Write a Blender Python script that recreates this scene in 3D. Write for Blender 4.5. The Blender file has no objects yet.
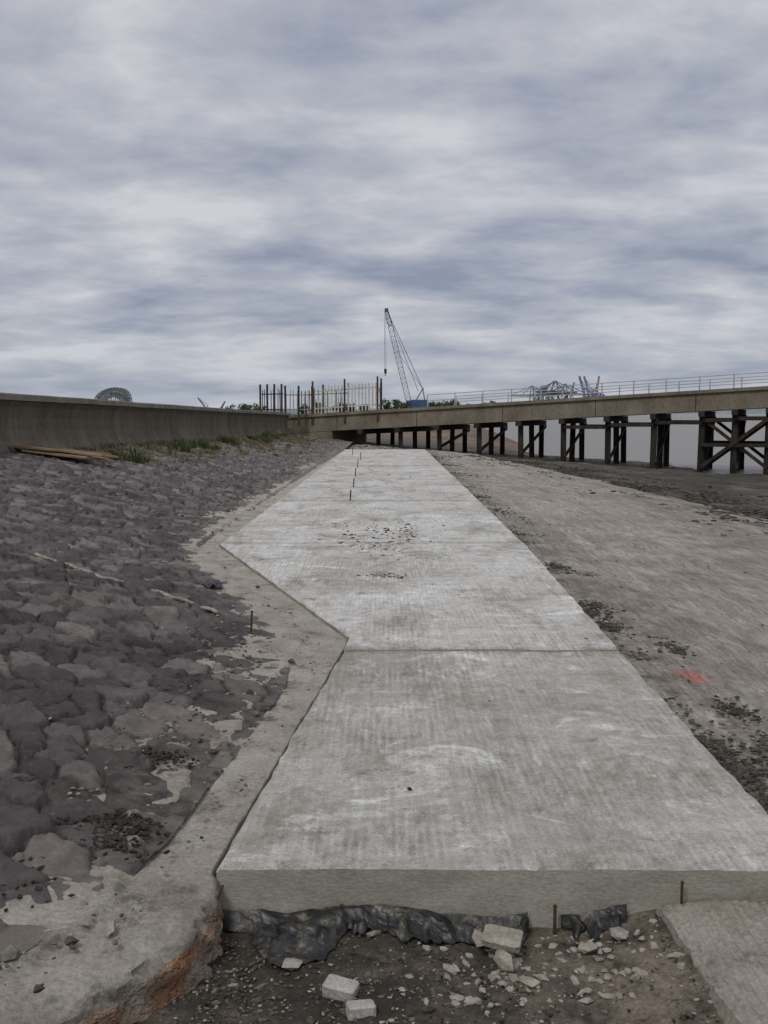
import bpy, math, random, bmesh
import numpy as np
from mathutils import Vector, Matrix
random.seed(7); rng=np.random.default_rng(7)
scene=bpy.context.scene
COL=scene.collection

# ------------------------------------------------------------------ numpy noise
def hsh(ix,iy,s):
    v=np.sin(ix*127.1+iy*311.7+s*74.7)*43758.5453
    return v-np.floor(v)
def vnoise(x,y,s=0):
    x=np.asarray(x,float); y=np.asarray(y,float)
    ix=np.floor(x); iy=np.floor(y); fx=x-ix; fy=y-iy
    fx=fx*fx*(3-2*fx); fy=fy*fy*(3-2*fy)
    a=hsh(ix,iy,s); b=hsh(ix+1,iy,s); c=hsh(ix,iy+1,s); d=hsh(ix+1,iy+1,s)
    return (a*(1-fx)+b*fx)*(1-fy)+(c*(1-fx)+d*fx)*fy
def fbm(x,y,s=0,o=4):
    t=0;a=.5
    for i in range(o):
        t=t+a*(vnoise(x*2**i,y*2**i,s+i*3.1)-.5); a*=.5
    return t*2
def vor(x,y,sx,sy,jit=.6,seed=1):
    px=x/sx; py=y/sy; iy=np.floor(py)
    F1=np.full(px.shape,9.);F2=F1.copy();ID=np.zeros(px.shape);DX=ID.copy();DY=ID.copy()
    for oy in(-1,0,1):
        ry=iy+oy; st=.5*np.mod(ry,2)
        ix=np.floor(px-st)
        for ox in(-1,0,1):
            rx=ix+ox
            cx=rx+st+.5+jit*(hsh(rx,ry,seed)-.5); cy=ry+.5+jit*(hsh(rx,ry,seed+5)-.5)
            dx=px-cx; dy=py-cy; d=np.sqrt(dx*dx+dy*dy)
            n=d<F1
            F2=np.where(n,F1,np.minimum(F2,d)); 
            ID=np.where(n,hsh(rx,ry,seed+9),ID);DX=np.where(n,dx,DX);DY=np.where(n,dy,DY);F1=np.where(n,d,F1)
    return F1,F2,ID,DX,DY

# ------------------------------------------------------------------ mesh helpers
def mesh_obj(name,verts,faces,mats,smooth=False,midx=None,parent=None):
    me=bpy.data.meshes.new(name); me.from_pydata([tuple(v) for v in verts],[],[tuple(f) for f in faces])
    for m in (mats if isinstance(mats,(list,tuple)) else [mats]): me.materials.append(m)
    if midx is not None: me.polygons.foreach_set('material_index',list(midx))
    if smooth: me.polygons.foreach_set('use_smooth',[True]*len(me.polygons))
    me.update()
    ob=bpy.data.objects.new(name,me); COL.objects.link(ob)
    if parent: ob.parent=parent
    return ob
def empty(name):
    e=bpy.data.objects.new(name,None); COL.objects.link(e); return e
def grid_faces(nr,nc,off=0):
    i=np.arange(nr-1)[:,None]*nc+np.arange(nc-1)[None,:]
    i=i.ravel()+off
    return np.stack([i,i+1,i+nc+1,i+nc],1).tolist()
class Geo:
    def __init__(s): s.v=[];s.f=[];s.m=[]
    def add(s,vs,fs,mi=0):
        o=len(s.v); s.v+= [tuple(v) for v in vs]; s.f+=[tuple(i+o for i in f) for f in fs]; s.m+=[mi]*len(fs)
    def box(s,c,size,rot=None,mi=0):
        hx,hy,hz=[k/2 for k in size]
        vs=[Vector((x,y,z)) for z in(-hz,hz) for y in(-hy,hy) for x in(-hx,hx)]
        if rot is not None: vs=[rot@v for v in vs]
        c=Vector(c); s.add([v+c for v in vs],[(0,2,3,1),(4,5,7,6),(0,1,5,4),(2,6,7,3),(0,4,6,2),(1,3,7,5)],mi)
    def beam(s,a,b,w,h=None,n=4,mi=0,w2=None):
        a=Vector(a);b=Vector(b);d=(b-a)
        if d.length<1e-6:return
        d.normalize(); up=Vector((0,0,1)) if abs(d.z)<.95 else Vector((0,1,0))
        r=d.cross(up).normalized(); u=r.cross(d).normalized()
        h=h or w; w2=w2 or 1
        vs=[];k=math.sqrt(2) if n==4 else 1
        for p,sc in((a,1),(b,w2)):
            for i in range(n):
                t=2*math.pi*(i+.5)/n
                vs.append(p+r*(math.cos(t)*w/2*k*sc)+u*(math.sin(t)*h/2*k*sc))
        fs=[(i,(i+1)%n,n+(i+1)%n,n+i) for i in range(n)]+[tuple(range(n-1,-1,-1)),tuple(range(n,2*n))]
        s.add(vs,fs,mi)
    def obj(s,name,mats,smooth=False,parent=None): return mesh_obj(name,s.v,s.f,mats,smooth,s.m,parent)

# ------------------------------------------------------------------ materials
def nd(nt,t,**kw):
    n=nt.nodes.new(t)
    for k,v in kw.items(): setattr(n,k,v)
    return n
def new_mat(name):
    m=bpy.data.materials.new(name); m.use_nodes=True; nt=m.node_tree
    b=nt.nodes['Principled BSDF']; b.inputs['Specular IOR Level'].default_value=.2
    return m,nt,b
def coord(nt,scale=(1,1,1)):
    t=nd(nt,'ShaderNodeTexCoord'); mp=nd(nt,'ShaderNodeMapping'); mp.inputs['Scale'].default_value=scale
    nt.links.new(t.outputs['Object'],mp.inputs[0]); return mp.outputs[0]
def noise(nt,vec,scale,detail=6,rough=.6,dist=0):
    n=nd(nt,'ShaderNodeTexNoise'); n.inputs['Scale'].default_value=scale;n.inputs['Detail'].default_value=detail
    n.inputs['Roughness'].default_value=rough;n.inputs['Distortion'].default_value=dist
    nt.links.new(vec,n.inputs['Vector']); return n.outputs['Fac']
def ramp(nt,fac,stops):
    r=nd(nt,'ShaderNodeValToRGB'); e=r.color_ramp.elements
    while len(e)<len(stops): e.new(.5)
    for i,(p,c) in enumerate(stops):
        e[i].position=p; e[i].color=(c[0],c[1],c[2],1) if not isinstance(c,(int,float)) else (c,c,c,1)
    nt.links.new(fac,r.inputs[0]); return r.outputs[0]
def mixc(nt,f,a,b,mode='MIX'):
    n=nd(nt,'ShaderNodeMix',data_type='RGBA',blend_type=mode)
    for i,s in((0,f),(6,a),(7,b)):
        if isinstance(s,(int,float)): n.inputs[i].default_value=s if i==0 else (s,s,s,1)
        elif isinstance(s,tuple): n.inputs[i].default_value=(*s,1)
        else: nt.links.new(s,n.inputs[i])
    return n.outputs[2]
def math_(nt,op,a,b=0,clamp=False):
    n=nd(nt,'ShaderNodeMath',operation=op,use_clamp=clamp)
    for i,s in((0,a),(1,b)):
        if isinstance(s,(int,float)): n.inputs[i].default_value=s
        else: nt.links.new(s,n.inputs[i])
    return n.outputs[0]
def maprange(nt,v,a,b,c=0,d=1):
    n=nd(nt,'ShaderNodeMapRange'); nt.links.new(v,n.inputs[0])
    for i,k in enumerate((a,b,c,d)): n.inputs[i+1].default_value=k
    return n.outputs[0]
def bump(nt,b,h,strength=.5,dist=.01,prev=None):
    n=nd(nt,'ShaderNodeBump'); n.inputs['Strength'].default_value=strength;n.inputs['Distance'].default_value=dist
    nt.links.new(h,n.inputs['Height'])
    if prev: nt.links.new(prev,n.inputs['Normal'])
    nt.links.new(n.outputs[0],b.inputs['Normal']); return n.outputs[0]
def simple(name,c1,c2,scale=3,rough=.85,bs=40,bstr=.5,bd=.01,stretch=(1,1,1),lo=.35,hi=.65,metal=0,spec=.2):
    m,nt,b=new_mat(name); v=coord(nt,stretch)
    c=ramp(nt,noise(nt,v,scale,8,.65),[(lo,c1),(hi,c2)])
    f=noise(nt,v,bs,4,.6)
    c=mixc(nt,.5,c,ramp(nt,f,[(.3,.55),(.7,1.35)]),'MULTIPLY')
    nt.links.new(c,b.inputs['Base Color']); b.inputs['Roughness'].default_value=rough
    b.inputs['Metallic'].default_value=metal; b.inputs['Specular IOR Level'].default_value=spec
    bump(nt,b,f,bstr,bd); return m

def slab_mat():
    m,nt,b=new_mat('fresh_concrete'); v=coord(nt); L=nt.links.new
    t=nd(nt,'ShaderNodeTexCoord'); s=nd(nt,'ShaderNodeSeparateXYZ'); L(t.outputs['Object'],s.inputs[0])
    c=ramp(nt,noise(nt,v,.9,8,.62,.4),[(.3,(.275,.264,.238)),(.5,(.34,.33,.303)),(.72,(.415,.408,.387))])
    far=maprange(nt,s.outputs['Y'],6.62,6.64,0,.55)
    far=math_(nt,'MULTIPLY',far,ramp(nt,noise(nt,v,.55,5,.6,.5),[(.35,.3),(.6,1.25)]),True)
    c=mixc(nt,far,c,(.56,.556,.545))
    p=noise(nt,coord(nt,(1.1,1.2,1)),1.5,7,.68,.9)
    c=mixc(nt,ramp(nt,p,[(.55,0.),(.64,.8)]),c,(.60,.597,.59))
    p2=noise(nt,coord(nt,(3.0,.9,1)),2.4,7,.72,.5)
    c=mixc(nt,ramp(nt,p2,[(.58,0.),(.68,.55)]),c,(.56,.555,.545))
    d=noise(nt,coord(nt,(1,.55,1)),1.9,9,.74,.4)
    c=mixc(nt,ramp(nt,d,[(.5,0.),(.67,.8)]),c,(.185,.168,.135))
    d3=noise(nt,v,3.6,9,.78,.2)
    c=mixc(nt,ramp(nt,d3,[(.56,0.),(.65,.65)]),c,(.15,.135,.11))
    sp_=noise(nt,v,40,4,.8)
    c=mixc(nt,ramp(nt,sp_,[(.61,0.),(.68,.75)]),c,(.12,.108,.09))
    vd=nd(nt,'ShaderNodeVectorMath',operation='DISTANCE'); mp=nd(nt,'ShaderNodeMapping'); mp.inputs['Scale'].default_value=(1,.3,0)
    L(t.outputs['Object'],mp.inputs[0]); L(mp.outputs[0],vd.inputs[0]); vd.inputs[1].default_value=(0,12.*.3,0)
    k=math_(nt,'MULTIPLY',maprange(nt,vd.outputs['Value'],.85,.1,0,.9),ramp(nt,noise(nt,v,5,8,.8,.3),[(.5,0.),(.6,1.)]))
    c=mixc(nt,k,c,(.12,.105,.08))
    # dirt gathered on the near side of the first joint and other joints
    for jy in (6.63,12.2,18.2,24.3,30.5,37):
        dj=math_(nt,'ABSOLUTE',math_(nt,'SUBTRACT',s.outputs['Y'],jy)); w_=.06+.006*jy
        k=maprange(nt,dj,0.01,w_,.65,0)
        k=math_(nt,'MULTIPLY',k,ramp(nt,noise(nt,v,6,5,.7),[(.35,.25),(.6,1.)]))
        c=mixc(nt,k,c,(.17,.152,.12))
    st=noise(nt,coord(nt,(1,.10,1)),34,3,.6,.15)
    w=nd(nt,'ShaderNodeTexWave',wave_type='BANDS',bands_direction='X'); w.inputs['Scale'].default_value=9; w.inputs['Distortion'].default_value=1.6;w.inputs['Detail'].default_value=3;w.inputs['Detail Scale'].default_value=1.5
    L(v,w.inputs[0])
    rows=nd(nt,'ShaderNodeTexWave',wave_type='BANDS',bands_direction='Y'); rows.inputs['Scale'].default_value=1.3; rows.inputs['Distortion'].default_value=3;rows.inputs['Detail'].default_value=3
    L(v,rows.inputs[0])
    msk=ramp(nt,noise(nt,v,1.3,6,.65),[(.4,.15),(.58,1.)])
    c=mixc(nt,math_(nt,'MULTIPLY',msk,.6),c,ramp(nt,st,[(.35,.65),(.5,.95),(.66,1.25)]),'MULTIPLY')
    c=mixc(nt,math_(nt,'MULTIPLY',msk,.28),c,ramp(nt,w.outputs['Fac'],[(0,.72),(1,1.2)]),'MULTIPLY')
    c=mixc(nt,.12,c,ramp(nt,rows.outputs['Fac'],[(0,.7),(1,1.25)]),'MULTIPLY')
    f=noise(nt,v,95,5,.75); f2=noise(nt,v,15,8,.76)
    c=mixc(nt,.8,c,ramp(nt,f,[(.3,.6),(.7,1.38)]),'MULTIPLY')
    c=mixc(nt,.75,c,ramp(nt,f2,[(.3,.66),(.7,1.3)]),'MULTIPLY')
    L(c,b.inputs['Base Color']); b.inputs['Roughness'].default_value=.92
    n=bump(nt,b,st,.55,.009); n=bump(nt,b,w.outputs['Fac'],.3,.004,n); n=bump(nt,b,f,.6,.005,n); bump(nt,b,f2,.6,.014,n)
    return m
def apron_mat():
    m,nt,b=new_mat('old_apron_concrete'); v=coord(nt); L=nt.links.new
    c=ramp(nt,noise(nt,v,.8,10,.7,.5),[(.3,(.195,.173,.145)),(.5,(.28,.255,.22)),(.7,(.36,.338,.30))])
    d=noise(nt,coord(nt,(1,.4,1)),1.3,10,.8,.4)
    c=mixc(nt,ramp(nt,d,[(.5,0.),(.63,.75)]),c,(.13,.11,.085))
    d2=noise(nt,coord(nt,(1.4,.6,1)),2.6,9,.78,.6)
    c=mixc(nt,ramp(nt,d2,[(.53,0.),(.66,.6)]),c,(.43,.41,.375))
    sp=noise(nt,v,26,6,.82)
    c=mixc(nt,ramp(nt,sp,[(.55,0.),(.63,.85)]),c,(.075,.064,.05))
    t=nd(nt,'ShaderNodeTexCoord'); s=nd(nt,'ShaderNodeSeparateXYZ'); L(t.outputs['Object'],s.inputs[0])
    e=math_(nt,'ADD',maprange(nt,s.outputs['X'],2.8,9,0,.75),math_(nt,'MULTIPLY',d,.5))
    c=mixc(nt,math_(nt,'SUBTRACT',e,.42,True),c,(.195,.168,.138))
    k=math_(nt,'MULTIPLY',maprange(nt,s.outputs['X'],2.5,1.65,0,.85),ramp(nt,noise(nt,v,3.0,8,.78,.3),[(.44,0.),(.56,1.)]))
    c=mixc(nt,k,c,(.085,.072,.055))
    k=math_(nt,'MULTIPLY',maprange(nt,s.outputs['X'],4.6,7.6,0,.9),ramp(nt,noise(nt,coord(nt,(1,.35,1)),1.7,9,.8,.3),[(.48,0.),(.58,1.)]))
    c=mixc(nt,k,c,(.06,.05,.038))
    vd=nd(nt,'ShaderNodeVectorMath',operation='DISTANCE'); mp=nd(nt,'ShaderNodeMapping'); mp.inputs['Scale'].default_value=(1,.6,0)
    L(t.outputs['Object'],mp.inputs[0]); L(mp.outputs[0],vd.inputs[0]); vd.inputs[1].default_value=(1.98,6.3*.6,0)
    dd=math_(nt,'ADD',vd.outputs['Value'],math_(nt,'MULTIPLY',noise(nt,v,14,4,.7),.24))
    c=mixc(nt,maprange(nt,dd,.24,.15,0,.6),c,(.5,.085,.09))
    st=noise(nt,coord(nt,(1,.12,1)),24,4,.7,.3)
    st2=noise(nt,coord(nt,(1,.04,1)),4.5,4,.7,.3)
    f=noise(nt,v,60,6,.8)
    c=mixc(nt,.9,c,ramp(nt,f,[(.3,.5),(.7,1.45)]),'MULTIPLY')
    c=mixc(nt,.75,c,ramp(nt,st,[(.34,.6),(.66,1.38)]),'MULTIPLY')
    c=mixc(nt,.5,c,ramp(nt,st2,[(.34,.65),(.66,1.3)]),'MULTIPLY')
    L(c,b.inputs['Base Color'])
    L(ramp(nt,d,[(.45,.85),(.65,.5)]),b.inputs['Roughness'])
    n=bump(nt,b,st,.6,.014); n=bump(nt,b,sp,.8,.018,n); bump(nt,b,f,.7,.009,n)
    return m
def stone_mat():
    m,nt,b=new_mat('pitched_stone'); v=coord(nt); L=nt.links.new
    a=nd(nt,'ShaderNodeAttribute',attribute_name='st'); s=nd(nt,'ShaderNodeSeparateColor'); L(a.outputs['Color'],s.inputs[0])
    c=ramp(nt,s.outputs[0],[(0,(.062,.055,.057)),(.45,(.100,.089,.091)),(.8,(.150,.135,.132)),(1,(.225,.20,.18))])
    n1=noise(nt,v,1.1,8,.65,.3)
    c=mixc(nt,.6,c,ramp(nt,n1,[(.3,.68),(.7,1.35)]),'MULTIPLY')
    n2=noise(nt,v,11,9,.78)
    c=mixc(nt,.85,c,ramp(nt,n2,[(.3,.5),(.7,1.55)]),'MULTIPLY')
    dust=math_(nt,'MULTIPLY',s.outputs[2],ramp(nt,noise(nt,v,6,8,.78),[(.42,.08),(.62,.9)]))
    c=mixc(nt,dust,c,(.235,.212,.18))
    g=math_(nt,'MULTIPLY',s.outputs[1],.9)
    c=mixc(nt,g,c,(.018,.016,.014))
    lich=noise(nt,v,24,6,.8)
    c=mixc(nt,ramp(nt,lich,[(.58,0.),(.68,.55)]),c,(.25,.235,.215))
    L(c,b.inputs['Base Color']); b.inputs['Roughness'].default_value=.68
    f=noise(nt,v,38,9,.8)
    n=bump(nt,b,n2,.8,.05); bump(nt,b,f,.8,.022,n)
    return m
def strip_mat():
    m,nt,b=new_mat('rough_mortar'); v=coord(nt); L=nt.links.new
    c=ramp(nt,noise(nt,v,2.2,9,.68,.5),[(.3,(.235,.21,.175)),(.5,(.335,.308,.265)),(.7,(.42,.395,.35))])
    d=noise(nt,v,4.2,9,.8,.3)
    c=mixc(nt,ramp(nt,d,[(.52,0.),(.63,.8)]),c,(.125,.108,.085))
    f=noise(nt,v,55,6,.8)
    c=mixc(nt,.85,c,ramp(nt,f,[(.3,.52),(.7,1.42)]),'MULTIPLY')
    L(c,b.inputs['Base Color']); b.inputs['Roughness'].default_value=.9
    n=bump(nt,b,d,.7,.04); bump(nt,b,f,.8,.013,n); return m
def ground_mat():
    m,nt,b=new_mat('foreshore'); v=coord(nt); L=nt.links.new
    t=nd(nt,'ShaderNodeTexCoord'); s=nd(nt,'ShaderNodeSeparateXYZ'); L(t.outputs['Object'],s.inputs[0])
    c=ramp(nt,noise(nt,v,.5,10,.72,.4),[(.38,(.03,.026,.02)),(.52,(.065,.056,.044)),(.68,(.17,.15,.12))])
    earth=ramp(nt,noise(nt,v,.3,9,.75),[(.35,(.07,.048,.033)),(.52,(.15,.10,.07)),(.68,(.2,.17,.135)),(.75,(.05,.06,.03))])
    c=mixc(nt,maprange(nt,s.outputs['Y'],66,80),c,earth)
    rub=ramp(nt,noise(nt,v,1.5,9,.75),[(.35,(.13,.11,.088)),(.65,(.3,.275,.24))])
    k=math_(nt,'MULTIPLY',maprange(nt,s.outputs['X'],3.6,1.8),maprange(nt,s.outputs['Y'],60,54))
    c=mixc(nt,k,c,rub)
    c=mixc(nt,maprange(nt,s.outputs['X'],-5.,-8.),c,(.06,.085,.03))
    f=noise(nt,v,14,7,.78)
    c=mixc(nt,.8,c,ramp(nt,f,[(.3,.45),(.7,1.6)]),'MULTIPLY')
    L(c,b.inputs['Base Color']); b.inputs['Roughness'].default_value=.65
    bump(nt,b,f,.9,.08); return m
def pit_mat():
    m,nt,b=new_mat('dirty_gravel'); v=coord(nt); L=nt.links.new
    c=ramp(nt,noise(nt,v,3,9,.75,.3),[(.36,(.028,.024,.019)),(.52,(.062,.053,.043)),(.68,(.15,.128,.1))])
    t=nd(nt,'ShaderNodeTexCoord'); s=nd(nt,'ShaderNodeSeparateXYZ'); L(t.outputs['Object'],s.inputs[0])
    k=math_(nt,'MULTIPLY',maprange(nt,s.outputs['X'],.15,.75),ramp(nt,noise(nt,v,5,7,.72),[(.4,.1),(.56,.95)]))
    c=mixc(nt,k,c,(.225,.19,.148))
    f=noise(nt,v,70,7,.8)
    c=mixc(nt,.85,c,ramp(nt,f,[(.3,.35),(.7,1.7)]),'MULTIPLY')
    L(c,b.inputs['Base Color']); b.inputs['Roughness'].default_value=.8
    bump(nt,b,f,1,.015); return m
def water_mat():
    m,nt,b=new_mat('estuary_water'); v=coord(nt,(1,1.6,1))
    b.inputs['Base Color'].default_value=(.16,.145,.125,1); b.inputs['Roughness'].default_value=.3
    b.inputs['Specular IOR Level'].default_value=.3
    bump(nt,b,noise(nt,v,1.1,6,.65),.8,.3); return m

M_slab=slab_mat(); M_apron=apron_mat(); M_stone=stone_mat(); M_strip=strip_mat(); M_ground=ground_mat(); M_pit=pit_mat(); M_water=water_mat()
M_face=simple('shuttered_concrete',(.23,.222,.183),(.34,.33,.285),2.6,.85,60,.5,.004,(1,1,2.2))
M_brick=simple('broken_brick_edge',(.30,.255,.20),(.29,.155,.09),7,.9,26,1,.06,lo=.44,hi=.58)
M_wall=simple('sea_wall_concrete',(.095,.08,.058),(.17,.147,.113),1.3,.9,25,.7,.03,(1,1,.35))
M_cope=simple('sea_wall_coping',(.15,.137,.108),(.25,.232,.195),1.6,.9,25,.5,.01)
M_deck=simple('pier_concrete',(.125,.105,.078),(.215,.188,.145),.9,.9,12,.5,.02,(1,1,.6))
M_timber=simple('tarred_timber',(.014,.012,.010),(.048,.040,.031),1.5,.8,18,.6,.02,(2,2,.4))
M_rust=simple('rusty_steel',(.05,.026,.019),(.09,.052,.036),6,.85,50,.5,.005)
M_pale=simple('weathered_cream_paint',(.36,.34,.28),(.60,.58,.53),4,.6,40,.3,.003)
M_galv=simple('galvanised_rail',(.3,.31,.31),(.42,.43,.43),2,.5,30,.2,.002)
M_dark=simple('dark_rusty_rail',(.03,.024,.022),(.06,.045,.04),4,.8,30,.4,.004)
M_weed=simple('wet_seaweed',(.012,.010,.007),(.036,.030,.020),12,.5,60,.6,.005)
M_clod=simple('mud_clod',(.04,.034,.026),(.11,.095,.075),10,.9,60,.6,.005)
M_grav=simple('gravel_stone',(.05,.045,.04),(.18,.165,.142),9,.85,80,.5,.004)
M_lgrav=simple('pale_mortar_lump',(.18,.163,.135),(.31,.288,.25),9,.85,80,.7,.006)
M_block=simple('concrete_block',(.27,.265,.245),(.38,.37,.35),14,.9,80,.8,.006)
M_plank=simple('weathered_plank',(.15,.10,.06),(.27,.20,.135),4,.8,50,.4,.004,(.5,4,4))
M_grass=simple('coarse_grass',(.035,.05,.018),(.085,.10,.04),2,.8,30,.1,.002)
M_dry=simple('dry_grass',(.13,.11,.065),(.22,.19,.115),2,.8,30,.1,.002)
M_leaf=simple('distant_leaf',(.03,.05,.018),(.07,.10,.035),.6,.8,3,.1,.01)
M_bark=simple('bark',(.05,.04,.03),(.1,.08,.06),2,.9,8,.5,.02)
M_cblue=simple('crane_blue_paint',(.045,.08,.17),(.07,.11,.22),1,.5,5,.1,.01)
M_cgrey=simple('crane_grey_paint',(.13,.155,.2),(.18,.205,.25),1,.6,5,.1,.01)
M_haze=simple('hazed_dock_crane_steel',(.10,.12,.15),(.13,.15,.18),.02,.8,.1,.1,.01)  # grey steel with aerial haze painted into the base colour
M_hblue=simple('hazed_dock_crane_blue_steel',(.11,.15,.26),(.14,.18,.30),.02,.8,.1,.1,.01)  # blue crane paint, paled by distance haze mixed into the colour
M_hred=simple('hazed_dock_crane_red_steel',(.24,.15,.17),(.28,.18,.2),.02,.8,.1,.1,.01)  # reddish crane paint with the same haze baked into its colour
M_shore=simple('hazed_far_shore_land',(.15,.18,.20),(.19,.22,.25),.003,.9,.02,.1,.1)  # blue-grey is atmospheric haze put into the land colour
M_hgreen=simple('hazed_ship_loader_steel',(.13,.15,.155),(.17,.19,.195),.02,.8,.1,.1,.01)  # loader colour includes painted aerial haze
M_glass=simple('dark_cab_glass',(.02,.025,.03),(.03,.035,.04),1,.2,3,.0,.01,spec=.5)
mp,nt,b=new_mat('black_plastic_sheet'); M_plast=mp
b.inputs['Roughness'].default_value=.42; b.inputs['Specular IOR Level'].default_value=.4
pv=coord(nt); nt.links.new(ramp(nt,noise(nt,pv,12,7,.75),[(.45,(.009,.009,.011)),(.56,(.03,.028,.025)),(.66,(.13,.115,.09))]),b.inputs['Base Color']); bump(nt,b,noise(nt,pv,25,4,.6),.4,.01)

# ------------------------------------------------------------------ layout curves
def I(pts):
    xs=[p[0] for p in pts]; ys=[p[1] for p in pts]
    return lambda y: np.interp(y,xs,ys)
XL=I([(0,-.62),(3.39,-.60),(6.9,-.25),(7.05,-.25),(12.1,-2.0),(20,-1.92),(44,-1.7),(60,-1.6)])
XR=I([(0,1.5),(3.4,1.54),(7,1.6),(12,1.72),(44,1.82),(60,1.85)])
XT=I([(0,-2.0),(2.5,-1.45),(3,-1.2),(3.6,-1.03),(5.7,-.80),(7.15,-.85),(9.0,-1.55),(11.8,-2.45),(14,-2.46),(28,-2.25),(44,-1.98),(60,-1.9)])
XW=I([(-30,-9.4),(18,-7.0),(55,-5.2),(62,-4.9)])
ZW=I([(-30,1.0),(5,1.0),(18,.93),(30,.75),(55,.4),(62,.35)])
ZT=I([(-30,2.3),(18,1.97),(55,1.6)])
XE=I([(-30,9.5),(2,9.2),(21,8.1),(31,6.8),(42,4.9),(50,3.6),(56,2.5)])
def apz(x): return -.05-.085*(x-1.6)
def slope_z(x,y): return .03+(ZW(y)-.03)*(XT(y)-x)/(XT(y)-XW(y))
def endz(x): return -.14-.085*max(0,x+1) if x<4 else -.565-.06*(x-4)
SEA=-1.27

# ------------------------------------------------------------------ ground
xs=np.concatenate([-np.geomspace(7000,14,24),np.arange(-12,32,.3),np.geomspace(34,7000,24)])
ys=np.concatenate([np.array([-400,-150,-60,-30,-20,-12,-8]),np.arange(-6,40,1.),np.arange(40,66,.35),np.arange(66,130,1.),np.geomspace(132,7000,26)])
X,Y=np.meshgrid(xs,ys)
yc=np.clip(Y,-30,56)
toe=XT(yc)
zr=np.where(X>XE(yc), apz(XE(yc))-.10-.062*(X-XE(yc)), np.where(X>1.6,apz(X)-.25,-.33))
z=np.where(X<toe, np.minimum(slope_z(X,yc)-.35,.7), zr)
z=np.where(X<XW(yc), .75,z)
ez=np.where(X<4,-.14-.085*np.clip(X+1,0,99),-.565-.06*(X-4))
end=np.clip((Y-44.5)/1.5,0,1)*(X>toe)
z=np.where(end>0, z*(1-end)+end*np.minimum(ez,z+.25), z)
z=np.where(Y>58, z-.05*np.clip(Y-58,0,14)*np.clip((X-8)/4,0,1), z)
bank=np.clip((Y-74)/30,0,1)*np.clip((13+.02*Y-X)/4,0,1)
z=z*(1-bank)+bank*(-.1+.9*fbm(X*.15,Y*.12,4))
rough=np.clip((X-3.5)/2,0,1)*np.clip((60-X)/30,0,1)
z=z+fbm(X*.9,Y*.9,2,5)*.13*rough+np.where((Y>44)&(Y<72)&(X>-2.5)&(X<4),fbm(X*2,Y*2,3)*.07,0)
z=np.clip(z,-7,20)
mesh_obj('ground',np.stack([X,Y,z],-1).reshape(-1,3),grid_faces(*X.shape),M_ground,True)
gx=np.array([10,14,20,30,60,150,600,2500,7500.]); gy=np.array([-400,0,60,200,800,3000,7500.])
gX,gY=np.meshgrid(np.concatenate([[-7500.,-500],gx]),gy)
v=np.stack([gX,gY,np.full(gX.shape,SEA)],-1).reshape(-1,3)
mesh_obj('water',v,grid_faces(*gX.shape),M_water)

# ------------------------------------------------------------------ revetment
yr=[1.0]
while yr[-1]<57: yr.append(yr[-1]+max(.015,.0055*yr[-1]))
yr=np.array(yr); s=np.linspace(0,1,460)
Y,S=np.meshgrid(yr,s,indexing='ij')
x0=XT(Y)+.22; X=x0+(XW(Y)+.0-x0)*S
base=slope_z(X,Y)
wx=X+fbm(X*2.4,Y*2.4,11,3)*.13+fbm(X*14,Y*14,12,2)*.02; wy=Y+fbm(X*2.4,Y*2.4,15,3)*.12+fbm(X*14,Y*14,13,2)*.02
F1,F2,ID,DX,DY=vor(wx,wy,.24,.175,.8,3)
r1=np.modf(ID*91.7)[0]; r2=np.modf(ID*57.3)[0]; r3=np.modf(ID*33.1)[0]
edge=F2-F1
plate=np.clip(edge/.15,0,1); plate=plate*plate*(3-2*plate)
g1,g2,jd,ddx,ddy=vor(X+fbm(X*9,Y*9,17,3)*.03,Y+fbm(X*9,Y*9,18,3)*.03,.10,.08,.9,23)
q1=np.modf(jd*71.3)[0];q2=np.modf(jd*41.9)[0]
fade=np.clip(S*14,0.25,1)
hs=-.04+plate*.045+(r3-.5)*.034+DX*(r1-.5)*.06+(DY*(r2-.15))*.075
hs+=(jd-.5)*.010+ddx*(q1-.5)*.028+ddy*(q2-.5)*.028
hs+=fbm(X*9,Y*9,21,3)*.016+fbm(X*30,Y*30,22,2)*.009+fbm(X*.8,Y*.8,8,3)*.08
gr=np.exp(-edge/.075)
lost=np.clip((fbm(X*1.3+4,Y*1.3,31,5)-.24)*5,0,1)
hs=hs-lost*plate*.014
Z=base+hs*fade
ob=mesh_obj('stone_revetment',np.stack([X,Y,Z],-1).reshape(-1,3),grid_faces(*X.shape),M_stone,True)
at=ob.data.color_attributes.new('st','FLOAT_COLOR','POINT')
d=XT(Y)-X
dust=np.clip(.8-d/.35+fbm(X*2.5,Y*2.5,41,4)*1.0,0,1)*.7+lost*.3
dust=np.clip(dust+np.clip((Y-20)/28,0,.4)+.12*(fbm(X*.7,Y*.7,44,4)>.1),0,1)
colr=np.stack([ID,np.clip(gr*1.1-.1,0,1)*(1-.5*lost),dust,np.ones_like(ID)],-1).reshape(-1)
at.data.foreach_set('color',colr.astype(np.float32))
def rev_z(x,y): return float(slope_z(np.array(x),np.array(y))+fbm(np.array(x*.8),np.array(y*.8),8,3)*.08)

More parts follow.
